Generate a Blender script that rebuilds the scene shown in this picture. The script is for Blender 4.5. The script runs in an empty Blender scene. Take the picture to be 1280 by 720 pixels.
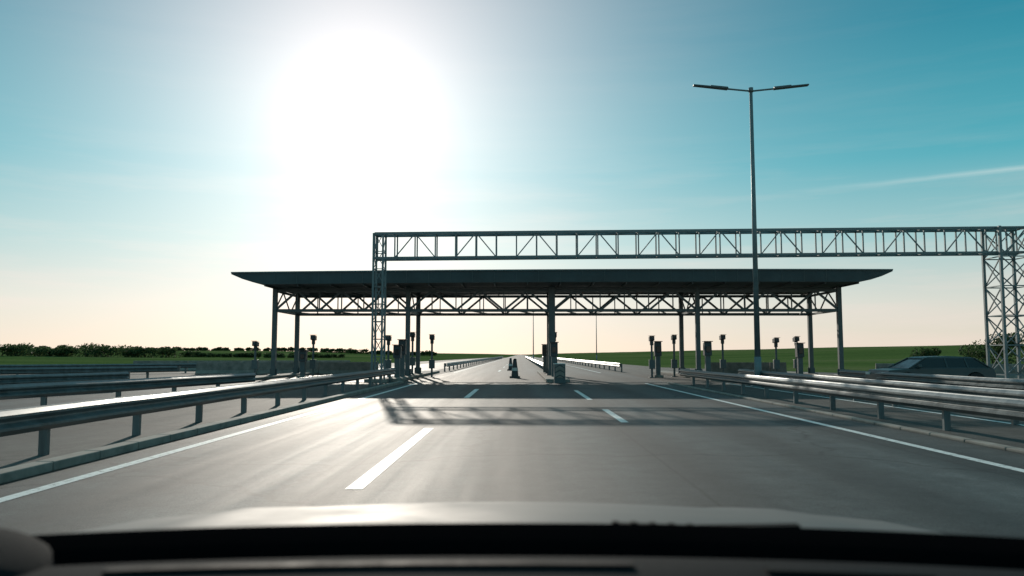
import bpy, bmesh, math, random
from mathutils import Vector, Matrix
random.seed(7)
sc = bpy.context.scene
sc.view_settings.view_transform = 'Standard'
sc.view_settings.look = 'None'
sc.view_settings.exposure = 0
CAMH = 1.3
SUN_AZ = -11.5   # degrees from +Y, negative = left
SUN_EL = 17.0

# ------------------------------------------------------------ node helpers
def new_mat(name):
    m = bpy.data.materials.new(name); m.use_nodes = True
    nt = m.node_tree
    return m, nt, nt.nodes['Principled BSDF']
def N(nt, t, **kw):
    n = nt.nodes.new(t)
    for k, v in kw.items():
        setattr(n, k, v)
    return n
def ramp(nt, stops, inp):
    r = N(nt, 'ShaderNodeValToRGB')
    els = r.color_ramp.elements
    while len(els) < len(stops): els.new(0.5)
    for e, (p, c) in zip(els, stops):
        e.position = p
        e.color = (c[0], c[1], c[2], 1) if hasattr(c, '__len__') else (c, c, c, 1)
    nt.links.new(inp, r.inputs[0]); return r
def noise(nt, scale, detail=4, rough=.6, vec=None):
    n = N(nt, 'ShaderNodeTexNoise')
    n.inputs['Scale'].default_value = scale
    n.inputs['Detail'].default_value = detail
    n.inputs['Roughness'].default_value = rough
    if vec is not None: nt.links.new(vec, n.inputs['Vector'])
    return n
def mixc(nt, fac, a, b, mode='MIX'):
    m = N(nt, 'ShaderNodeMix', data_type='RGBA', blend_type=mode)
    for sock, v in ((m.inputs[0], fac), (m.inputs[6], a), (m.inputs[7], b)):
        if hasattr(v, 'is_output'): nt.links.new(v, sock)
        elif hasattr(v, '__len__'): sock.default_value = (v[0], v[1], v[2], 1)
        else: sock.default_value = v
    return m.outputs[2]
def math_n(nt, op, a, b=None):
    m = N(nt, 'ShaderNodeMath', operation=op)
    for i, v in enumerate((a, b)):
        if v is None: continue
        if hasattr(v, 'is_output'): nt.links.new(v, m.inputs[i])
        else: m.inputs[i].default_value = v
    return m.outputs[0]
def mapped(nt, scale):
    tc = N(nt, 'ShaderNodeTexCoord'); mp = N(nt, 'ShaderNodeMapping')
    mp.inputs['Scale'].default_value = scale
    nt.links.new(tc.outputs['Object'], mp.inputs['Vector'])
    return mp.outputs[0]
def bump(nt, bsdf, h, strength, dist):
    b = N(nt, 'ShaderNodeBump')
    b.inputs['Strength'].default_value = strength
    b.inputs['Distance'].default_value = dist
    nt.links.new(h, b.inputs['Height']); nt.links.new(b.outputs[0], bsdf.inputs['Normal'])

def simple(name, col, rough=.6, metal=0.0, var=.25, scale=3.0, spec=.5, streak=False):
    m, nt, b = new_mat(name)
    v = mapped(nt, (1, 1, .15) if streak else (1, 1, 1))
    n = noise(nt, scale, 6, .65, v)
    r = ramp(nt, [(.3, [c*(1-var) for c in col]), (.7, [min(1, c*(1+var)) for c in col])], n.outputs[0])
    nt.links.new(r.outputs[0], b.inputs['Base Color'])
    rr = ramp(nt, [(.3, max(.05, rough-.1)), (.7, min(1, rough+.1))], n.outputs[0])
    nt.links.new(rr.outputs[0], b.inputs['Roughness'])
    b.inputs['Metallic'].default_value = metal
    b.inputs['Specular IOR Level'].default_value = spec
    return m

def asphalt(name, base, rough=.55, tracks=True, spec=.5):
    m, nt, b = new_mat(name)
    v = mapped(nt, (1, 1, 1))
    big = noise(nt, .35, 5, .6, mapped(nt, (1, .12, 1)))
    mid = noise(nt, 2.2, 6, .7, v)
    fine = noise(nt, 90, 3, .8, v)
    strk = noise(nt, 2.6, 5, .65, mapped(nt, (1, .03, 1)))
    c1 = ramp(nt, [(.32, [x*.68 for x in base]), (.68, [x*1.4 for x in base])], big.outputs[0]).outputs[0]
    c2 = ramp(nt, [(.3, .70), (.7, 1.3)], mid.outputs[0]).outputs[0]
    c = mixc(nt, 1, c1, c2, 'MULTIPLY')
    cs = ramp(nt, [(.32, .74), (.68, 1.25)], strk.outputs[0]).outputs[0]
    c = mixc(nt, .85, c, cs, 'MULTIPLY')
    c3 = ramp(nt, [(.35, .5), (.5, 1.0), (.66, 2.0)], fine.outputs[0]).outputs[0]
    c = mixc(nt, .9, c, c3, 'MULTIPLY')
    vo = N(nt, 'ShaderNodeTexVoronoi', feature='DISTANCE_TO_EDGE')
    vo.inputs['Scale'].default_value = .16
    nv = noise(nt, 1.2, 4, .6, v)
    add = N(nt, 'ShaderNodeVectorMath', operation='ADD')
    sc_ = N(nt, 'ShaderNodeVectorMath', operation='SCALE'); sc_.inputs[3].default_value = 1.1
    nt.links.new(nv.outputs['Color'], sc_.inputs[0])
    nt.links.new(v, add.inputs[0]); nt.links.new(sc_.outputs[0], add.inputs[1])
    nt.links.new(add.outputs[0], vo.inputs['Vector'])
    crack = ramp(nt, [(0.0, .4), (.005, .5), (.009, 1.0)], vo.outputs['Distance']).outputs[0]
    c = mixc(nt, .75, c, crack, 'MULTIPLY')
    if tracks:
        wv = N(nt, 'ShaderNodeTexWave', wave_type='BANDS', bands_direction='X')
        wv.inputs['Scale'].default_value = .174
        wv.inputs['Distortion'].default_value = .6
        wv.inputs['Detail'].default_value = 1
        nt.links.new(v, wv.inputs['Vector'])
        t = ramp(nt, [(.1, .70), (.8, 1.2)], wv.outputs['Fac']).outputs[0]
        c = mixc(nt, 1, c, t, 'MULTIPLY')
        # longitudinal paving joint beside the lane lines
        sp = N(nt, 'ShaderNodeSeparateXYZ'); nt.links.new(v, sp.inputs[0])
        wob = math_n(nt, 'MULTIPLY', math_n(nt, 'SUBTRACT', nv.outputs[0], .5), .05)
        for xo in (-1.9, 1.72, 5.2):
            dx = math_n(nt, 'ABSOLUTE', math_n(nt, 'ADD', math_n(nt, 'SUBTRACT', sp.outputs[0], xo), wob))
            jr = ramp(nt, [(0, .45), (.014, .55), (.03, 1)], dx).outputs[0]
            c = mixc(nt, .8, c, jr, 'MULTIPLY')
    nt.links.new(c, b.inputs['Base Color'])
    rr = ramp(nt, [(.3, rough-.035), (.7, rough+.045)], strk.outputs[0])
    nt.links.new(rr.outputs[0], b.inputs['Roughness'])
    b.inputs['Specular IOR Level'].default_value = spec
    bump(nt, b, fine.outputs[0], .5, .008)
    return m

M = {}
M['asphalt'] = asphalt('asphalt', (.046, .050, .049), .66, True, .22)
M['shoulder'] = asphalt('shoulder_asphalt', (.068, .064, .058), .78, False, .17)
m, nt, b = new_mat('road_paint')
v = mapped(nt, (1, 1, 1))
n1 = noise(nt, 9, 8, .8, v)
r = ramp(nt, [(.38, (.12, .115, .11)), (.46, (.66, .65, .62)), (.7, (.80, .79, .76))], n1.outputs[0])
nt.links.new(r.outputs[0], b.inputs['Base Color']); b.inputs['Roughness'].default_value = .6
b.inputs['Specular IOR Level'].default_value = .3
M['paint'] = m
M['concrete'] = simple('concrete', (.24, .22, .195), .85, 0, .35, 2.5, .2)
M['galv'] = simple('galvanised_steel', (.13, .155, .16), .45, .4, .35, 5, streak=True)
M['steel'] = simple('painted_steel', (.10, .125, .13), .55, .2, .25, 4)
M['truss'] = simple('gantry_steel', (.17, .21, .22), .55, .3, .2, 4)
M['roof'] = simple('canopy_cladding', (.075, .097, .104), .6, .1, .2, .8, .2)
M['roofunder'] = simple('canopy_soffit', (.11, .135, .14), .7, .0, .2, .8, .2)
M['black'] = simple('black_plastic', (.006, .007, .008), .7, 0, .3, 20, .06)
M['dark'] = simple('dark_housing', (.04, .045, .05), .5, 0, .3, 8)
M['white'] = simple('white_plastic', (.6, .6, .57), .5, 0, .1, 8)
M['yellow'] = simple('yellow_reflector', (.30, .24, .12), .6, 0, .3, 8)
M['rubber'] = simple('tyre_rubber', (.02, .02, .02), .8, 0, .2, 20)
M['glass'] = simple('dark_glass', (.02, .028, .03), .15, 0, .1, 3, .4)
M['carpaint'] = simple('car_paint', (.05, .065, .066), .4, .0, .1, 3, .4)
M['hood'] = simple('hood_paint', (.13, .125, .12), .6, .0, .10, 3, .10)
M['bark'] = simple('bark', (.07, .05, .035), .9, 0, .3, 10)
def dashmat(name, col, rough, spec):
    m, nt, b = new_mat(name)
    v = mapped(nt, (1, 1, 1))
    n = noise(nt, 350, 3, .6, v)
    r = ramp(nt, [(.3, [c*.7 for c in col]), (.7, [c*1.3 for c in col])], n.outputs[0])
    nt.links.new(r.outputs[0], b.inputs['Base Color'])
    b.inputs['Roughness'].default_value = rough
    b.inputs['Specular IOR Level'].default_value = spec
    bump(nt, b, n.outputs[0], .5, .001)
    return m
M['dash'] = dashmat('dashboard_plastic', (.013, .015, .017), .9, .05)
M['dashshade'] = dashmat('dashboard_shaded', (.003, .003, .0035), .95, 0)  # rear dashboard strip, windscreen-base shadow put into the plastic's colour
# grass
m, nt, b = new_mat('grass')
v = mapped(nt, (1, 1, 1))
a = noise(nt, .012, 4, .6, mapped(nt, (.35, 1.6, 1))); c = noise(nt, 1.5, 6, .75, v)
r1 = ramp(nt, [(.35, (.055, .095, .03)), (.5, (.09, .135, .042)), (.64, (.135, .155, .065))], a.outputs[0]).outputs[0]
r2 = ramp(nt, [(.3, .55), (.7, 1.4)], c.outputs[0]).outputs[0]
cc = mixc(nt, 1, r1, r2, 'MULTIPLY')
nt.links.new(cc, b.inputs['Base Color']); b.inputs['Roughness'].default_value = 1
b.inputs['Specular IOR Level'].default_value = 0
bump(nt, b, c.outputs[0], .6, .1)
M['grass'] = m
# leaf
m, nt, b = new_mat('foliage')
geo = N(nt, 'ShaderNodeNewGeometry')
r = ramp(nt, [(0, (.035, .06, .025)), (.5, (.055, .09, .035)), (1, (.085, .12, .045))], geo.outputs['Random Per Island'])
nt.links.new(r.outputs[0], b.inputs['Base Color']); b.inputs['Roughness'].default_value = .7
b.inputs['Specular IOR Level'].default_value = .15
tr = N(nt, 'ShaderNodeBsdfTranslucent'); nt.links.new(r.outputs[0], tr.inputs[0])
mx = N(nt, 'ShaderNodeMixShader'); mx.inputs[0].default_value = .4
nt.links.new(b.outputs[0], mx.inputs[1]); nt.links.new(tr.outputs[0], mx.inputs[2])
nt.links.new(mx.outputs[0], nt.nodes['Material Output'].inputs[0])
M['leaf'] = m

# ------------------------------------------------------------ mesh helpers
class MB:
    def __init__(s): s.v = []; s.f = []; s.mi = []; s.mats = []; s.cur = 0
    def mat(s, k):
        if k not in s.mats: s.mats.append(k)
        s.cur = s.mats.index(k); return s
    def add(s, vs, fs):
        o = len(s.v); s.v += [tuple(p) for p in vs]
        for f in fs: s.f.append([i+o for i in f]); s.mi.append(s.cur)
    def box(s, x0, x1, y0, y1, z0, z1):
        s.add([(x0,y0,z0),(x1,y0,z0),(x1,y1,z0),(x0,y1,z0),(x0,y0,z1),(x1,y0,z1),(x1,y1,z1),(x0,y1,z1)],
              [(0,3,2,1),(4,5,6,7),(0,1,5,4),(1,2,6,5),(2,3,7,6),(3,0,4,7)])
    def cbox(s, c, sz):
        s.box(c[0]-sz[0]/2, c[0]+sz[0]/2, c[1]-sz[1]/2, c[1]+sz[1]/2, c[2]-sz[2]/2, c[2]+sz[2]/2)
    def beam(s, p, q, w, h=None, n=4, w2=None):
        p = Vector(p); q = Vector(q); d = (q-p).normalized()
        up = Vector((0,0,1)) if abs(d.z) < .95 else Vector((0,1,0))
        a = d.cross(up).normalized(); b_ = a.cross(d).normalized()
        h = h or w; k2 = (w2/w) if w2 else 1
        if n == 4:
            ring = [(-.5,-.5),(.5,-.5),(.5,.5),(-.5,.5)]
        else:
            ring = [(.5*math.cos(2*math.pi*i/n), .5*math.sin(2*math.pi*i/n)) for i in range(n)]
        vs = [p+a*x*w+b_*y*h for x,y in ring]+[q+a*x*w*k2+b_*y*h*k2 for x,y in ring]
        m_ = len(ring)
        fs = [(i,(i+1)%m_,(i+1)%m_+m_,i+m_) for i in range(m_)]
        fs += [tuple(reversed(range(m_))), tuple(range(m_,2*m_))]
        s.add(vs, fs)
    def build(s, name, parent=None, smooth=False, bevel=0, loc=None):
        me = bpy.data.meshes.new(name); me.from_pydata(s.v, [], s.f)
        for k in s.mats: me.materials.append(M[k])
        me.polygons.foreach_set('material_index', s.mi)
        me.update()
        bm = bmesh.new(); bm.from_mesh(me); bmesh.ops.recalc_face_normals(bm, faces=bm.faces); bm.to_mesh(me); bm.free()
        ob = bpy.data.objects.new(name, me); sc.collection.objects.link(ob)
        if smooth:
            for p in me.polygons: p.use_smooth = True
        if bevel:
            md = ob.modifiers.new('b', 'BEVEL'); md.width = bevel; md.segments = 2; md.limit_method = 'ANGLE'
        if parent: ob.parent = parent
        if loc: ob.location = loc
        return ob
def empty(name, loc=(0,0,0)):
    e = bpy.data.objects.new(name, None); e.location = loc; e.empty_display_size = .2
    sc.collection.objects.link(e); return e

# ------------------------------------------------------------ terrain
def hill(x, y):
    z = 0
    if x > 30:
        t = min(1, (x-30)/150.0); t = t*t*(3-2*t)
        u = max(0, min(1, (y-60)/220.0)); u = u*u*(3-2*u)
        z += 5.0*t*u
    if x < -35:
        t = min(1, (-x-35)/150.0); t = t*t*(3-2*t)
        u = max(0, min(1, (y-90)/220.0)); u = u*u*(3-2*u)
        z += 3.4*t*u
    f = min(1, max(0, (abs(x)-45)/60))
    z += f*.35*math.sin(x*.031+1)*math.cos(y*.023)
    return z-.05
def axis(lim, n, p):
    return [math.copysign(abs(t)**p*lim, t) for t in [-1+2*i/n for i in range(n+1)]]
GN = 130
xs = axis(4000, GN, 3); ys = [-300+4800*(i/GN)**2.2 for i in range(GN+1)]
mb = MB().mat('grass')
mb.add([(x, y, hill(x, y)) for y in ys for x in xs],
       [(j*(GN+1)+i, j*(GN+1)+i+1, (j+1)*(GN+1)+i+1, (j+1)*(GN+1)+i) for j in range(GN) for i in range(GN)])
mb.build('ground', smooth=True)

def sheet(name, poly, z, mk):
    mb = MB().mat(mk); mb.add([(x, y, z) for x, y in poly], [tuple(range(len(poly)))]); return mb.build(name)
sheet('plaza_pavement', [(-42,-30),(26,-30),(26,36),(22,58),(14,80),(10,300),(-12,300),(-20,90),(-30,66),(-42,50)], 0.0, 'shoulder')
sheet('road', [(-5.15,-30),(6.9,-30),(6.9,300),(7,2500),(-5.15,2500)], .004, 'asphalt')
sheet('side_road', [(-20,-30),(-11.2,-30),(-9.2,26),(-6.9,36),(-6.9,200),(-13,200),(-13.1,40),(-13.6,34)], .004, 'asphalt')
mk = MB().mat('paint')
def strip(x0, x1, w, y0, y1):
    mk.add([(x0-w/2,y0,.008),(x0+w/2,y0,.008),(x1+w/2,y1,.008),(x1-w/2,y1,.008)], [(0,1,2,3)])
for a_, b_ in ((-10, 36), (56, 900)):
    strip(-4.62, -4.62, .15, a_, b_); strip(5.6, 5.6, .15, a_, b_)
for y0, y1 in ((-8,-2),(7.8,14.2),(24,30),(60,66)):
    strip(-1.6, -1.6, .17, y0, y1)
for y0, y1 in ((-12,-6),(15.4,19.0),(23,29)):
    strip(2.0, 2.0, .15, y0, y1)
y = 78
while y < 500:
    strip(-1.6, -1.6, .16, y, y+6); y += 18
for y0 in range(46, 200, 16):
    strip(-9.9, -9.9, .14, y0, y0+5)
strip(-12.2, -10.0, .14, -5, 30)
strip(9.2, 9.2, .14, -10, 36)
mk.build('road_marking')
kb = MB().mat('concrete')
yy = -6
while yy < 36:
    kb.box(-5.42, -5.2, yy, yy+.985, 0, .11); yy += 1
kb.build('kerb', bevel=.015)
sheet('verge', [(-6.9,-10),(-5.43,-10),(-5.43,36.2),(-6.9,36.2)], .006, 'shoulder')
kb = MB().mat('concrete')
yy = -6
while yy < 36:
    kb.box(6.55, 6.72, yy, yy+.985, 0, .05); yy += 1
kb.build('kerb', bevel=.015)

# ------------------------------------------------------------ guardrails
PROF = [(0,.0),(.012,.015),(.045,.04),(.075,.065),(.075,.095),(.03,.125),(.01,.145),(.01,.165),(.03,.185),(.075,.215),(.075,.245),(.045,.27),(.012,.295),(0,.31)]
def smooth_path(pts):
    for _ in range(3):
        q = [pts[0]]
        for a, b in zip(pts, pts[1:]):
            a = Vector(a); b = Vector(b); q += [a.lerp(b,.25), a.lerp(b,.75)]
        q.append(pts[-1]); pts = q
    return pts
def guardrail(path, side=1, z0=.345, endbulb=(False, False), step=2.5):
    if len(path) > 2: path = smooth_path(path)
    root = empty('guardrail', (path[0][0], path[0][1], 0))
    pts = [Vector((p[0], p[1])) for p in path]
    L = [0]
    for a, b in zip(pts, pts[1:]): L.append(L[-1]+(b-a).length)
    def at(s_):
        for i in range(len(L)-1):
            if s_ <= L[i+1] or i == len(L)-2:
                t = (s_-L[i])/max(1e-6, L[i+1]-L[i]); return pts[i].lerp(pts[i+1], t), (pts[i+1]-pts[i]).normalized()
    n = max(2, int(L[-1]/1.25)); st = [at(L[-1]*i/n) for i in range(n+1)]
    mb = MB().mat('galv'); vs = []; fs = []
    k = len(PROF)
    for (p, d) in st:
        nrm = Vector((d.y, -d.x))*side
        jit = random.uniform(-.008, .008)
        for (o, z) in PROF:
            q = p+nrm*(o+.09+jit); vs.append((q.x, q.y, z0+z+jit*.6))
        for (o, z) in PROF:
            q = p+nrm*(o+.084+jit); vs.append((q.x, q.y, z0+z+.001+jit*.6))
    K = 2*k
    for i in range(n):
        for j in range(k-1):
            fs.append((i*K+j, i*K+j+1, (i+1)*K+j+1, (i+1)*K+j))
            fs.append((i*K+k+j, (i+1)*K+k+j, (i+1)*K+k+j+1, i*K+k+j+1))
        fs.append((i*K+k-1, i*K+2*k-1, (i+1)*K+2*k-1, (i+1)*K+k-1))
        fs.append((i*K, (i+1)*K, (i+1)*K+k, i*K+k))
    mb.add(vs, fs)
    s_ = 0
    while s_ < L[-1]:
        p, d = at(s_); nrm = Vector((d.y, -d.x))*side
        c = p+nrm*.045
        a = Vector((c.x, c.y, z0+.155))
        mb.beam(a-Vector((nrm.x, nrm.y, 0))*.045, a+Vector((nrm.x, nrm.y, 0))*.05, .12, .24)
        q = p-nrm*.03
        mb.beam((q.x, q.y, -.05), (q.x+random.uniform(-.008,.008), q.y, z0+.29), .11, .07)
        s_ += step
    for e, fl in ((0, endbulb[0]), (1, endbulb[1])):
        if fl:
            p, d = at(0 if e == 0 else L[-1]); nrm = Vector((d.y, -d.x))*side
            dd = -d if e == 0 else d
            vs = []; m_ = 9
            for i in range(m_+1):
                a = math.pi*i/m_
                q = p+nrm*(.09)+nrm*(-.2+.2*math.cos(a))+dd*(.28*math.sin(a))
                vs += [(q.x, q.y, z0), (q.x, q.y, z0+.31)]
            mb.add(vs, [(2*i, 2*i+1, 2*i+3, 2*i+2) for i in range(m_)])
    ob = mb.build('rail_and_posts', None)
    ob.parent = root; ob.matrix_parent_inverse = Matrix.Translation((-path[0][0], -path[0][1], 0))
    return root
guardrail([(-6.12,-4.6),(-6.12,38.5)], 1, endbulb=(False, True))
guardrail([(7.27,-6.1),(7.27,36)], -1, endbulb=(False, True))
guardrail([(9.0,-5),(9.0,10),(9.3,24),(9.9,36)], -1, endbulb=(False, True))
guardrail([(13.2,4),(13.0,20),(13.6,34)], -1, endbulb=(False, True))
guardrail([(-16,-4),(-12.6,9),(-10.4,18),(-9.2,27.5)], 1, z0=.36, endbulb=(False, True))
guardrail([(-24,4),(-19,16),(-15.6,24),(-14.3,29)], 1, z0=.36, endbulb=(False, True))
guardrail([(-40,20),(-30,31),(-22,39),(-18.5,43)], 1, z0=.36, endbulb=(False, True))
guardrail([(-46,36),(-30,50),(-20,58)], 1, z0=.36, endbulb=(False, True))
guardrail([(-5.6,60),(-5.6,260)], 1, step=4)
guardrail([(7.3,58),(7.3,260)], -1, step=4)
guardrail([(1.9,62),(1.9,260)], -1, step=4)
guardrail([(18,40),(26,46),(38,50)], -1, step=2.5)

def jersey(p0, p1, name='concrete_barrier', h=.8):
    p0 = Vector((p0[0], p0[1], 0)); p1 = Vector((p1[0], p1[1], 0)); d = (p1-p0); L = d.length; d.normalize()
    nrm = Vector((d.y, -d.x, 0))
    prof = [(-.3,0),(-.3,.08),(-.14,.28),(-.08,h),(.08,h),(.14,.28),(.3,.08),(.3,0)]
    mb = MB().mat('concrete'); s = 0
    while s < L-.1:
        e = min(L, s+3.97); vs = []
        for t in (s, e):
            for o, z in prof:
                q = p0+d*t+nrm*o; vs.append((q.x-p0.x, q.y-p0.y, z))
        k = len(prof)
        mb.add(vs, [(i, (i+1) % k, (i+1) % k+k, i+k) for i in range(k)]+[tuple(range(k)), tuple(range(k, 2*k))])
        s += 4
    ob = mb.build(name, bevel=.015); ob.location = p0; return ob
jersey((-21,52),(-9.2,52)); jersey((-30,62),(-14,66))
jersey((11.5,50),(16.5,50)); jersey((19.4,44),(33,40))

# ------------------------------------------------------------ toll islands
def island(x, y0, y1, w=1.1):
    mb = MB().mat('concrete'); n = 8; out = []
    for i in range(n+1):
        a = math.pi*i/n; out.append((w/2*math.cos(a), y1-y0-w/2+w/2*math.sin(a)))
    for i in range(n+1):
        a = math.pi+math.pi*i/n; out.append((w/2*math.cos(a), w/2+w/2*math.sin(a)))
    k = len(out)
    mb.add([(a, b, 0) for a, b in out]+[(a, b, .15) for a, b in out],
           [(i, (i+1) % k, (i+1) % k+k, i+k) for i in range(k)]+[tuple(range(k)), tuple(range(k, 2*k))])
    return mb.build('toll_island', bevel=.02, loc=(x, y0, 0))
COLX = [-13.6, -6.2, 1.76, 9.8, 17.6]
for x in COLX: island(x, 38 if x != 1.76 else 36.6, 57)

# ------------------------------------------------------------ canopy
canopy = empty('toll_canopy', (2.0, 42, 0))
def P(ob):
    ob.parent = canopy; ob.matrix_parent_inverse = Matrix.Translation((-2.0, -42, 0)); return ob
Y0, Y1 = 42.0, 51.0
XL, XR = -15.3, 19.6
cx = (XL+XR)/2; hw = (XR-XL)/2
n = 60; top = []; bot = []
for i in range(n+1):
    x = XL+(XR-XL)*i/n; t = abs(x-cx)/hw
    zt = 5.60+.07*(1-t*t)+ (x-XL)/(XR-XL)*.12
    e = max(0, (t-.89)/.11)
    th = .56*(1-e**1.7)+.07
    top.append((x, zt)); bot.append((x, zt-th))
mb = MB(); mb.mat('roof')
vs = []
for yy_ in (Y0, Y1):
    vs += [(x, yy_, z) for x, z in top]+[(x, yy_, z) for x, z in bot]
K = 2*(n+1); k = n+1
fs_top = [(i, i+1, K+i+1, K+i) for i in range(n)]
fs_f = [(i, k+i, k+i+1, i+1) for i in range(n)]+[(K+i, K+i+1, K+k+i+1, K+k+i) for i in range(n)]
fs_e = [(0, K, K+k, k), (n, k+n, K+k+n, K+n)]
mb.add(vs, fs_top+fs_f+fs_e)
mb.mat('roofunder'); mb.add(vs, [(k+i, K+k+i, K+k+i+1, k+i+1) for i in range(n)])
P(mb.build('roof_slab'))
mb = MB().mat('truss')
for i in range(n):
    (xa, za), (xb, zb) = top[i], top[i+1]
    mb.beam((xa, Y0-.03, za+.015), (xb, Y0-.03, zb+.015), .05, .06)
mb.mat('steel')
for i in range(n):
    (xa, za) = top[i]
    if 3 < i < n-4 and i % 2 == 0: mb.box(xa-.012, xa+.012, Y0-.016, Y0-.001, bot[i][1]+.02, za-.02)
for i in range(3, n-2, 3):
    x, z = bot[i]; mb.box(x-.03, x+.03, Y0+.15, Y1-.15, z-.10, z-.002)
for yy_ in (44.2, 46.4, 48.7, 50.3):
    mb.box(XL+2.4, XR-2.4, yy_-.05, yy_+.05, 4.93, 4.99)
P(mb.build('roof_trim'))
mb = MB().mat('steel')
for yy_ in (44.2, 48.7):
    for x in COLX:
        w = .36 if (x == 1.76 and yy_ < 45) else .24
        mb.beam((x, yy_, .15), (x, yy_, 5.05), w, w, 4)
        mb.box(x-.3, x+.3, yy_-.3, yy_+.3, .15, .19)
        for sx in (-1, 1):
            mb.box(x+sx*(w/2+.002), x+sx*(w/2+.09), yy_-.02, yy_+.02, .19, .5)
P(mb.build('columns', bevel=.012))
mb = MB().mat('steel')
for yy_ in (44.2, 48.7):
    zt, zb = 4.82, 3.72
    mb.beam((COLX[0], yy_, zt), (COLX[-1], yy_, zt), .15)
    mb.beam((COLX[0], yy_, zb), (COLX[-1], yy_, zb), .16)
    for a, b in zip(COLX, COLX[1:]):
        n_ = 6; w = (b-a)/n_
        for i in range(n_):
            xa = a+w*i; xb = xa+w
            if i % 2 == 0: mb.beam((xa, yy_, zb), (xb, yy_, zt), .11)
            else: mb.beam((xa, yy_, zt), (xb, yy_, zb), .11)
            if i: mb.beam((xa, yy_+.005, zb), (xa, yy_+.005, zt), .06)
for x in COLX:
    for z in (4.82, 3.72): mb.beam((x, 44.2, z), (x, 48.7, z), .12)
    for i in range(3):
        ya = 44.2+i*1.5; mb.beam((x, ya, 3.72 if i % 2 == 0 else 4.82), (x, ya+1.5, 4.82 if i % 2 == 0 else 3.72), .06)
x = COLX[0]
while x < COLX[-1]:
    mb.beam((x, 44.2, 3.72), (x+1.33, 48.7, 3.72), .06); x += 2.66
P(mb.build('truss'))
# ------------------------------------------------------------ gantry
gan = empty('sign_gantry', (-6.8, 38, 0))
def G(ob):
    ob.parent = gan; ob.matrix_parent_inverse = Matrix.Translation((6.8, -38, 0)); return ob
mb = MB().mat('truss')
gx0, gx1 = -6.9, 23.9; zb0, zt0 = 5.85, 7.02
slope = .008
def gz(x, z): return z+(x-gx0)*slope
for yy_ in (37.6, 38.4):
    for z in (zb0, zt0):
        mb.beam((gx0, yy_, gz(gx0, z)), (gx1, yy_, gz(gx1, z)), .12 if z == zt0 else .10)
    n_ = 32; w = (gx1-gx0)/n_
    for i in range(n_+1):
        x = gx0+w*i
        mb.beam((x, yy_, gz(x, zb0)), (x, yy_, gz(x, zt0)), .06)
        if i < n_:
            if yy_ < 38:
                if i % 3 == 1: mb.beam((x, yy_, gz(x, zb0)), (x+w, yy_, gz(x+w, zt0)), .05)
                elif i % 3 == 2: mb.beam((x, yy_, gz(x, zt0)), (x+w, yy_, gz(x+w, zb0)), .05)
for i in range(0, n_+1):
    x = gx0+w*i
    for z in (zb0, zt0): mb.beam((x, 37.6, gz(x, z)), (x, 38.4, gz(x, z)), .05)
    if i < n_: mb.beam((x, 37.6 if i % 2 else 38.4, gz(x, zt0)), (x+w, 38.4 if i % 2 else 37.6, gz(x+w, zt0)), .045)
G(mb.build('boom'))
def tower(x0, x1, y0, y1, ztop, leg, br, nb):
    mb = MB().mat('truss')
    C = [(x0, y0), (x1, y0), (x1, y1), (x0, y1)]
    for c in C: mb.beam((c[0], c[1], 0.1), (c[0], c[1], ztop), leg)
    for i in range(nb+1):
        z = .35+(ztop-.4)*i/nb; z2 = .35+(ztop-.4)*(i+1)/nb
        for a, b in zip(C, C[1:]+C[:1]):
            mb.beam((a[0], a[1], z), (b[0], b[1], z), br)
            if i < nb:
                mb.beam((a[0], a[1], z), (b[0], b[1], z2), br*.9)
                if abs(x1-x0) > 1: mb.beam((b[0], b[1], z+.01), (a[0], a[1], z2+.01), br*.9)
    mb.mat('concrete'); mb.box(x0-.3, x1+.3, y0-.3, y1+.3, 0, .14)
    return mb
G(tower(-6.95, -6.5, 37.6, 38.4, 7.05, .085, .035, 8).build('mast'))
G(tower(22.45, 23.9, 37.3, 38.7, 7.3, .12, .05, 5).build('mast'))

# ------------------------------------------------------------ street lamps
def street_lamp(loc, H=12.3, arm=2.35, r=.2, name='street_lamp'):
    root = empty(name, loc)
    mb = MB().mat('truss')
    mb.beam((0,0,0), (0,0,1.2), r*1.25, n=12, w2=r*1.15)
    mb.beam((0,0,1.2), (0,0,H), r, n=12, w2=r*.55)
    mb.cbox((0,0,.03), (.5,.5,.06))
    mb.beam((0,0,H-.02), (0,0,H+.16), r*.8, n=10)
    for s in (-1, 1):
        mb.beam((0,0,H+.02), (s*arm*.62, 0, H+.17), .075, n=8)
    mb.build('pole', root, True)
    mb = MB().mat('steel')
    for s in (-1, 1):
        p = Vector((s*arm*.40, 0, H+.12)); q = Vector((s*arm, 0, H+.27))
        mb.beam(p, q, .24, .07, w2=.2)
        mb.beam(p+Vector((0,0,.05)), p.lerp(q,.5)+Vector((0,0,.05)), .12, .06)
    mb.build('luminaires', root, bevel=.015)
    return root
street_lamp((9.45, 32, 0), 12.0, 2.35, .24)
street_lamp((12.4, 130, 0), 8, 1.5, .16)
street_lamp((2.0, 120, 0), 7.6, 1.3, .16)

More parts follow.
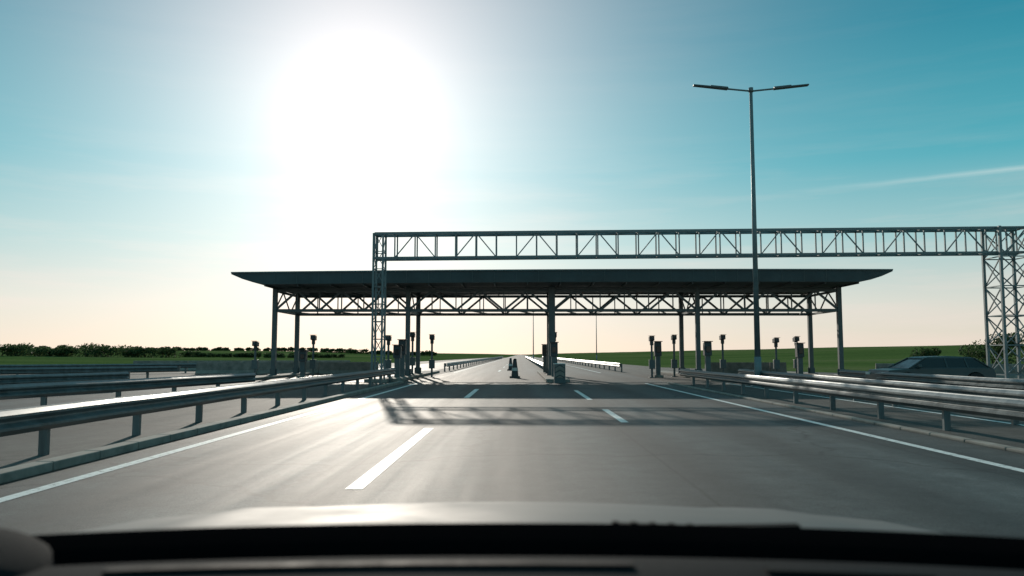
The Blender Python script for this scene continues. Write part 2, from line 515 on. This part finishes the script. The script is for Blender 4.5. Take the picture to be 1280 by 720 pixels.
# ------------------------------------------------------------ toll equipment
def toll_terminal(x, y, h=1.7, onisl=False, name='toll_terminal'):
    z = .15 if onisl else 0
    root = empty(name, (x, y, z))
    mb = MB().mat('concrete')
    if not onisl: mb.cbox((0,0,.07), (.5,.7,.14))
    mb.mat('steel'); mb.box(-.13, .13, -.12, .12, .0, h*.62)
    mb.mat('dark')
    mb.add([(-.19,-.2,h*.6),(.19,-.2,h*.6),(.19,.2,h*.6),(-.19,.2,h*.6),(-.19,-.12,h),(.19,-.12,h),(.19,.2,h*.96),(-.19,.2,h*.96)],
           [(0,3,2,1),(4,5,6,7),(0,1,5,4),(1,2,6,5),(2,3,7,6),(3,0,4,7)])
    mb.box(-.24,.24,-.26,.22,h+.002,h+.04)
    mb.mat('glass'); mb.box(-.11,.11,-.222,-.19,h*.7,h*.88)
    mb.build('pillar', root, bevel=.012)
    return root
def camera_post(x, y, h=2.3, onisl=False):
    z = .15 if onisl else 0
    root = empty('toll_camera_post', (x, y, z))
    mb = MB().mat('steel'); mb.beam((0,0,0),(0,0,h-.25),.12,n=10); mb.cbox((0,0,.02),(.34,.34,.04))
    mb.box(-.16,.16,-.1,.1,.5,1.0)
    mb.mat('dark'); mb.beam((0,-.2,h-.12),(0,.22,h-.16),.26,.24)
    mb.beam((0,-.2,h-.12),(0,-.27,h-.113),.2,n=14)
    mb.box(-.16,.16,-.3,.2,h+.01,h+.03)
    mb.beam((0,0,h-.5),(.0,0,h-.26),.2,n=8)
    mb.build('post', root, bevel=.01)
    return root
camera_post(-14.4, 43.5, 2.0); camera_post(-11.5, 44.5, 2.35); toll_terminal(-11.9, 43.9, 1.5)
camera_post(-7.1, 43.2, 2.3, False); toll_terminal(-6.2, 42.2, 1.9, True); camera_post(-6.2, 46.2, 2.4, True)
camera_post(-5.0, 45.5, 2.4); toll_terminal(-6.2, 40.5, 1.6, True)
camera_post(2.0, 46.5, 2.4, True); toll_terminal(1.76, 41.5, 1.75, True); toll_terminal(1.6, 51, 1.75, True)
camera_post(7.3, 44.5, 2.3); toll_terminal(7.75, 45.2, 2.0); toll_terminal(9.8, 42, 1.8, True)
camera_post(8.9, 46.4, 2.4); camera_post(11.6, 46, 2.4); camera_post(14.2, 44.6, 2.2); toll_terminal(15.5, 44.6, 1.9)
camera_post(15.8, 46, 2.3)

ca = empty('crash_cushion', (1.78, 35.9, 0))
mb = MB().mat('steel'); mb.box(-.25,.25,0,.6,.0,.85); mb.mat('concrete'); mb.box(-.2,.2,-.03,-.002,.25,.8)
mb.mat('dark')
for z in (.3,.52,.74): mb.add([(-.2,-.034,z-.06),(-.2,-.034,z-.01),(0,-.034,z+.1),(.2,-.034,z-.01),(.2,-.034,z-.06),(0,-.034,z+.05)],[(0,1,2,5),(5,2,3,4)])
mb.mat('white'); mb.box(-.27,.27,-.02,.62,.852,.89)
mb.build('block', ca, bevel=.02)
def delineator(x, y, s=1):
    r = empty('lane_delineator', (x, y, 0))
    mb = MB().mat('dark'); mb.cbox((0,0,.06*s), (.6*s,.5*s,.12*s)); mb.beam((0,0,.12*s),(0,0,1.05*s),.42*s,n=14,w2=.2*s)
    mb.mat('white'); mb.beam((0,0,.42*s),(0,0,.6*s),.372*s,n=14,w2=.335*s)
    mb.mat('dark'); mb.beam((0,0,1.05*s),(0,0,1.12*s),.26*s,n=14,w2=.12*s)
    mb.build('body', r)
delineator(-.28, 44, .95); delineator(-.75, 64, .9)

# ------------------------------------------------------------ parked car
def car(loc, rot, paint, L=4.3, W=1.75, H=1.25, name='parked_car'):
    root = empty(name, loc); root.rotation_euler = (0, 0, rot)
    h = L/2
    low = [(-h,.35),(-h+.02,.60),(-h+.14,.72),(-h*.45,.80),(h*.35,.82),(h-.08,.82),(h,.62),(h-.02,.32)]
    def extr(mb, prof, w0, w1, zlo, zhi):
        k = len(prof); vs = []
        for s in (-1, 1):
            for x, z in prof:
                t = (z-zlo)/(zhi-zlo); ww = w0+(w1-w0)*t; vs.append((x, s*ww, z))
        mb.add(vs, [(i, (i+1) % k, (i+1) % k+k, i+k) for i in range(k)]+[tuple(range(k)), tuple(range(k, 2*k))])
    mb = MB().mat(paint)
    prof = []
    for wx in (-h*.62, h*.62):
        prof += [(wx-.36, .2)]+[(wx-.36*math.cos(a), .3+.34*math.sin(a)) for a in [math.pi*i/8 for i in range(9)]]+[(wx+.36, .2)]
    prof += list(reversed(low))
    extr(mb, prof, W/2-.02, W/2-.08, .2, .82)
    mb.build('body', root, bevel=.03)
    mb = MB().mat('glass')
    extr(mb, [(-h*.56,.79),(-h*.22,H-.06),(h*.66,H-.07),(h*.93,.80)], W/2-.1, W/2-.3, .79, H)
    mb.build('windows', root, bevel=.02)
    mb = MB().mat(paint)
    extr(mb, [(-h*.26,H-.075),(-h*.16,H-.01),(h*.2,H+.015),(h*.6,H-.02),(h*.69,H-.08)], W/2-.25, W/2-.32, H-.08, H)
    for s in (-1, 1):
        for (xa, xb) in ((-h*.57,-h*.23),(h*.92,h*.66),(h*.12,h*.12),(h*.5,h*.48)):
            mb.beam((xa, s*(W/2-.09), .79), (xb, s*(W/2-.275), H-.05), .06, .04)
    for s in (-1, 1): mb.beam((-h*.42, s*(W/2-.06), .83), (-h*.42, s*(W/2+.13), .88), .1, .12)
    mb.build('roof', root, bevel=.015)
    mb = MB()
    for wx in (-h*.62, h*.62):
        for s in (-1, 1):
            mb.mat('rubber'); mb.beam((wx, s*(W/2-.22), .31), (wx, s*(W/2-.01), .31), .62, n=24)
            mb.mat('galv'); mb.beam((wx, s*(W/2-.02), .31), (wx, s*(W/2-.002), .31), .38, n=12)
    mb.mat('white')
    for s in (-1, 1): mb.box(-h-.005, -h+.14, s*.62-.15, s*.62+.15, .54, .64)
    mb.mat('yellow')
    for s in (-1, 1): mb.box(h-.12, h+.005, s*.62-.14, s*.62+.14, .60, .70)
    mb.build('wheels_and_lights', root)
    return root
car((15.3, 30.2, 0), 0.05, 'carpaint', 4.1, 1.72, 1.22)

# ------------------------------------------------------------ vegetation
def leaf_mass(mb, c, r, n, size):
    for _ in range(n):
        while True:
            p = Vector((random.uniform(-1,1), random.uniform(-1,1), random.uniform(-1,1)))
            if p.length < 1 and random.random() < .25+.75*p.length: break
        q = Vector((c[0]+p.x*r[0], c[1]+p.y*r[1], c[2]+p.z*r[2]))
        if q.z < .02: q.z = random.uniform(.02, .3)
        a = Vector((random.gauss(0,1), random.gauss(0,1), random.gauss(0,1))).normalized()
        b = a.orthogonal().normalized(); cc = a.cross(b); s = size*random.uniform(.5, 1.3)
        mb.add([q+b*s, q+cc*s*.55, q-b*s, q-cc*s*.55], [(0,1,2,3)])
def bush(x, y, h, w, n=2600, name='bush', z=0, sz=.1):
    root = empty(name, (x, y, z))
    mb = MB().mat('bark')
    tips = []
    for i in range(9):
        a = random.uniform(0, 6.28); L = random.uniform(.5, .95)
        t = Vector((math.cos(a)*w*.38*L, math.sin(a)*w*.3*L, h*random.uniform(.45,.8)))
        m_ = t*.5+Vector((0,0,.15*h)); mb.beam((0,0,-.1), m_, .09, n=6, w2=.05); mb.beam(m_, t, .05, n=6, w2=.02); tips.append(t)
    mb.build('limbs', root)
    mb = MB().mat('leaf')
    for t in tips:
        k = random.uniform(.6, 1.2); leaf_mass(mb, t, (w*.2*k, w*.2*k, h*.2*k), n//12, sz)
    leaf_mass(mb, (0,0,h*.3), (w*.45, w*.35, h*.32), n//4, sz)
    mb.build('leaves', root)
    return root
bush(31.5, 54, 2.9, 4.2); bush(35.0, 55, 3.3, 4.6); bush(39, 57, 2.7, 4.5); bush(28.6, 57, 2.0, 2.6, 1600)
def tree_row(x0, x1, y0, y1, hmin, hmax, n, sz, name='tree_row'):
    mb = MB()
    for i in range(n):
        t = i/(n-1); x = x0+(x1-x0)*t+random.uniform(-1,1); y = y0+(y1-y0)*t+random.uniform(-5,5)
        env = .6+.4*math.sin(t*9+1)*math.sin(t*23)
        h = (hmin+(hmax-hmin)*env)*random.uniform(.85,1.15); zb = hill(x, y)
        mb.mat('bark'); mb.beam((x,y,zb-.3),(x,y,zb+h*.6),.2,n=5,w2=.1)
        mb.mat('leaf')
        for k in range(3):
            leaf_mass(mb, (x+random.uniform(-1,1)*h*.5, y+random.uniform(-1,1), zb+h*random.uniform(.45,.7)), (h*.6, h*.5, h*.25), 55, sz)
        leaf_mass(mb, (x, y, zb+h*.25), (h*1.0, h*.5, h*.3), 90, sz)
    return mb.build(name)
tree_row(-190, -88, 170, 200, 2.0, 3.8, 90, .32)
tree_row(-92, -60, 220, 260, .9, 1.7, 40, .3)
tree_row(-600, -60, 620, 560, 2, 4, 120, .7)

# ------------------------------------------------------------ own car: hood, dashboard, wiper
own = empty('car', (0, 0, 0))
def hood_drop(d):
    pts = [(1.02,.240),(1.1,.242),(1.3,.255),(1.6,.290),(1.85,.334),(2.05,.385),(2.2,.45),(2.3,.56),(2.33,.75)]
    for (a, va), (b, vb) in zip(pts, pts[1:]):
        if d <= b: return va+(vb-va)*(d-a)/(b-a)
    return pts[-1][1]
mb = MB().mat('hood'); nx = 48
ds = [1.02,1.06,1.1,1.16,1.22,1.3,1.4,1.5,1.6,1.7,1.78,1.85,1.92,2.0,2.05,2.1,2.15,2.2,2.25,2.3,2.33]
vs = []
for d in ds:
    for i in range(nx+1):
        u = -1+2*i/nx
        hwid = .83-.10*max(0, (d-1.5)/.8)**2
        x = u*hwid
        drop = hood_drop(d)+.045*abs(u)**2.0+.16*max(0, abs(u)-.9)**1.2*3
        drop -= .006*math.exp(-((abs(u)-.62)/.06)**2)
        vs.append((x-.02, d, CAMH-drop))
k = nx+1
mb.add(vs, [(j*k+i, j*k+i+1, (j+1)*k+i+1, (j+1)*k+i) for j in range(len(ds)-1) for i in range(nx)])
for s_ in (0, nx):
    sk = []
    for j in range(len(ds)):
        v = vs[j*k+s_]; sgn = -1 if s_ == 0 else 1
        sk += [v, (v[0]+sgn*.05, v[1], v[2]-.12), (v[0]+sgn*.06, v[1], .45)]
    mb.add(sk, [(3*j+a, 3*j+3+a, 3*j+4+a, 3*j+1+a) for j in range(len(ds)-1) for a in (0, 1)])
mb.build('hood', own, smooth=True)
pr = [(1.0,.213),(.985,.203),(.96,.198),(.90,.202),(.875,.207),(.866,.222),(.858,.222),(.85,.209),(.80,.206),(.74,.209),(.68,.222),(.62,.25),(.57,.30),(.55,.36),(.54,.6)]
vs = []; nx = 40
for d, dr in pr:
    for i in range(nx+1):
        u = -1+2*i/nx; x = u*.86
        vs.append((x, d-.06*abs(u)**2, CAMH-dr-.024*abs(u)**2.2))
k = nx+1
mb = MB()
mb.mat('dashshade'); mb.add(vs, [(j*k+i, j*k+i+1, (j+1)*k+i+1, (j+1)*k+i) for j in range(0, 7) for i in range(nx)])
mb.mat('dash'); mb.add(vs, [(j*k+i, j*k+i+1, (j+1)*k+i+1, (j+1)*k+i) for j in range(7, len(pr)-1) for i in range(nx)])
mb.build('dashboard', own, smooth=True)
mb = MB()
def vent(xa, xb, d):
    mb.mat('black')
    def z(x): return CAMH-.2065-.024*abs(x/.86)**2.2
    n_ = 12
    for i in range(n_):
        a = xa+(xb-xa)*i/n_; b_ = xa+(xb-xa)*(i+1)/n_
        mb.beam((a, d-.06*(a/.86)**2, z(a)+.002), (b_, d-.06*(b_/.86)**2, z(b_)+.002), .014, .004)
vent(-.40, .11, .80); vent(.235, .39, .79)
mb.build('defroster_vents', own)
bm = bmesh.new(); bmesh.ops.create_uvsphere(bm, u_segments=32, v_segments=16, radius=1)
me = bpy.data.meshes.new('pod'); bm.to_mesh(me); bm.free(); me.materials.append(M['dash'])
for p in me.polygons: p.use_smooth = True
ob = bpy.data.objects.new('instrument_pod', me); sc.collection.objects.link(ob)
ob.scale = (.12, .14, .055); ob.location = (-.595, .80, CAMH-.230); ob.parent = own
mb = MB().mat('black')
mb.add([(-.84,.99,CAMH-.245),(.84,.99,CAMH-.245),(.84,1.04,CAMH-.262),(-.84,1.04,CAMH-.262)], [(0,1,2,3)])
mb.build('cowl', own)
mb = MB().mat('black')
px = None
for i in range(41):
    t = i/40; x = .12+.47*t; yv = 1.03-.05*t*t; z = CAMH-.216-.012*t-.014*t*t
    if px: mb.beam(px, (x, yv, z), .012, .008)
    px = (x, yv, z)
    if i % 2 == 0: mb.cbox((x, yv, z+.004), (.008, .010, .004))
mb.beam((-.05,1.03,CAMH-.224),(.35,1.03,CAMH-.216),.016,.006)
mb.beam((-.55,1.0,CAMH-.236),(-.03,1.03,CAMH-.220),.012,.007)
mb.build('wiper', own)
mb = MB().mat('black'); mb.box(-.8,.8,.56,1.0,.35,CAMH-.3); mb.mat('hood'); mb.box(-.86,-.82,-.6,1.02,.4,.98); mb.box(.80,.84,-.6,1.02,.4,.98)
mb.build('bulkhead', own)
mb = MB()
for sx in (-.78, .74):
    mb.mat('rubber'); mb.beam((sx-.1,1.75,.32),(sx+.1,1.75,.32),.64,n=24)
mb.build('wheels', own)

# ------------------------------------------------------------ sky and sun
az = math.radians(SUN_AZ); el = math.radians(SUN_EL)
sd = Vector((math.sin(az)*math.cos(el), math.cos(az)*math.cos(el), math.sin(el)))
def dirv(az_deg, el_deg):
    a, e = math.radians(az_deg), math.radians(el_deg)
    return Vector((math.sin(a)*math.cos(e), math.cos(a)*math.cos(e), math.sin(e)))
w = bpy.data.worlds.new('World'); sc.world = w; w.use_nodes = True; nt = w.node_tree
bg = nt.nodes['Background']
sky = N(nt, 'ShaderNodeTexSky', sky_type='NISHITA'); sky.sun_disc = False
sky.sun_elevation = el; sky.sun_rotation = az
sky.air_density = 1.0; sky.dust_density = .3; sky.ozone_density = 3.0
tc = N(nt, 'ShaderNodeTexCoord')
sep = N(nt, 'ShaderNodeSeparateXYZ'); nt.links.new(tc.outputs['Generated'], sep.inputs[0])
hz = ramp(nt, [(0, (8.0, 6.9, 5.9)), (.06, (7.0, 7.0, 6.3)), (.13, (3.6, 5.9, 5.8)), (.22, (.7, 4.2, 4.8)), (.36, (.03, 2.5, 3.35)), (.46, (.1, 1.9, 2.7)), (.7, (1.2, 3.3, 3.9)), (1, (1.4, 3.3, 3.8))], sep.outputs[2])  # overhead stops, out of view, brightened to add ambient fill
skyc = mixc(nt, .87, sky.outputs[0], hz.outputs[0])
wn = noise(nt, 9, 5, .6, tc.outputs['Generated'])
def contrail(skyc, a0, e0, a1, e1, amp, wd):
    cn = dirv(a0, e0).cross(dirv(a1, e1)).normalized()
    d2 = N(nt, 'ShaderNodeVectorMath', operation='DOT_PRODUCT'); nt.links.new(tc.outputs['Generated'], d2.inputs[0]); d2.inputs[1].default_value = cn
    off = math_n(nt, 'MULTIPLY', math_n(nt, 'SUBTRACT', wn.outputs[0], .5), .006)
    da = math_n(nt, 'ABSOLUTE', math_n(nt, 'ADD', d2.outputs['Value'], off))
    line = ramp(nt, [(0, amp), (wd, amp*.3), (wd*3, 0)], da).outputs[0]
    x0 = dirv(a0, e0).x
    xm = ramp(nt, [(x0, 0), (x0+.2, 1)], sep.outputs[0]).outputs[0]
    return mixc(nt, mixc(nt, 1, line, xm, 'MULTIPLY'), skyc, (7, 8.0, 7.8))
skyc = contrail(skyc, 18.5, 10.9, 31.5, 11.2, .40, .0016)
skyc = contrail(skyc, 26, 9.2, 32, 9.6, .25, .0012)
mpw = N(nt, 'ShaderNodeMapping'); mpw.inputs['Scale'].default_value = (2.2, 2.2, 26); nt.links.new(tc.outputs['Generated'], mpw.inputs[0])
wc = noise(nt, 1.6, 6, .6, mpw.outputs[0])
wf = ramp(nt, [(.48, 0), (.72, .4)], wc.outputs[0]).outputs[0]
wm = ramp(nt, [(0, 1), (.12, .6), (.25, .08), (.6, .0)], sep.outputs[2]).outputs[0]
skyc = mixc(nt, mixc(nt, 1, wf, wm, 'MULTIPLY'), skyc, (9.0, 7.5, 6.8))
dot = N(nt, 'ShaderNodeVectorMath', operation='DOT_PRODUCT')
nt.links.new(tc.outputs['Generated'], dot.inputs[0]); dot.inputs[1].default_value = sd
dm = math_n(nt, 'MAXIMUM', dot.outputs['Value'], 0)
g1 = math_n(nt, 'MULTIPLY', math_n(nt, 'POWER', dm, 200), 3.5)
g2 = math_n(nt, 'MULTIPLY', math_n(nt, 'POWER', dm, 42), 5.0)
g3 = math_n(nt, 'MULTIPLY', math_n(nt, 'POWER', dm, 13), 3.6)
g = math_n(nt, 'ADD', math_n(nt, 'ADD', g1, g2), g3)
gc = N(nt, 'ShaderNodeVectorMath', operation='SCALE'); gc.inputs[0].default_value = (1, .76, .68); nt.links.new(g, gc.inputs[3])
tot = mixc(nt, 1, skyc, gc.outputs[0], 'ADD')
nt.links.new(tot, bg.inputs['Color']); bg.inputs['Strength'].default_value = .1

sun = bpy.data.lights.new('sun', 'SUN'); sun.energy = 3.2; sun.angle = math.radians(.6); sun.color = (1, .91, .79)
so = bpy.data.objects.new('sun', sun); sc.collection.objects.link(so)
so.rotation_euler = (-sd).to_track_quat('-Z', 'Y').to_euler(); so.location = (0, 0, 30)

# ------------------------------------------------------------ camera
cd = bpy.data.cameras.new('camera'); cam = bpy.data.objects.new('camera', cd); sc.collection.objects.link(cam)
cd.sensor_width = 36; cd.lens = 28.1; cd.clip_end = 8000; cd.clip_start = .05
cam.location = (0, 0, CAMH)
cam.rotation_euler = (math.radians(90+4.74), 0, math.radians(.57))
cd.dof.use_dof = True; cd.dof.focus_distance = 30; cd.dof.aperture_fstop = 4.0
sc.camera = cam
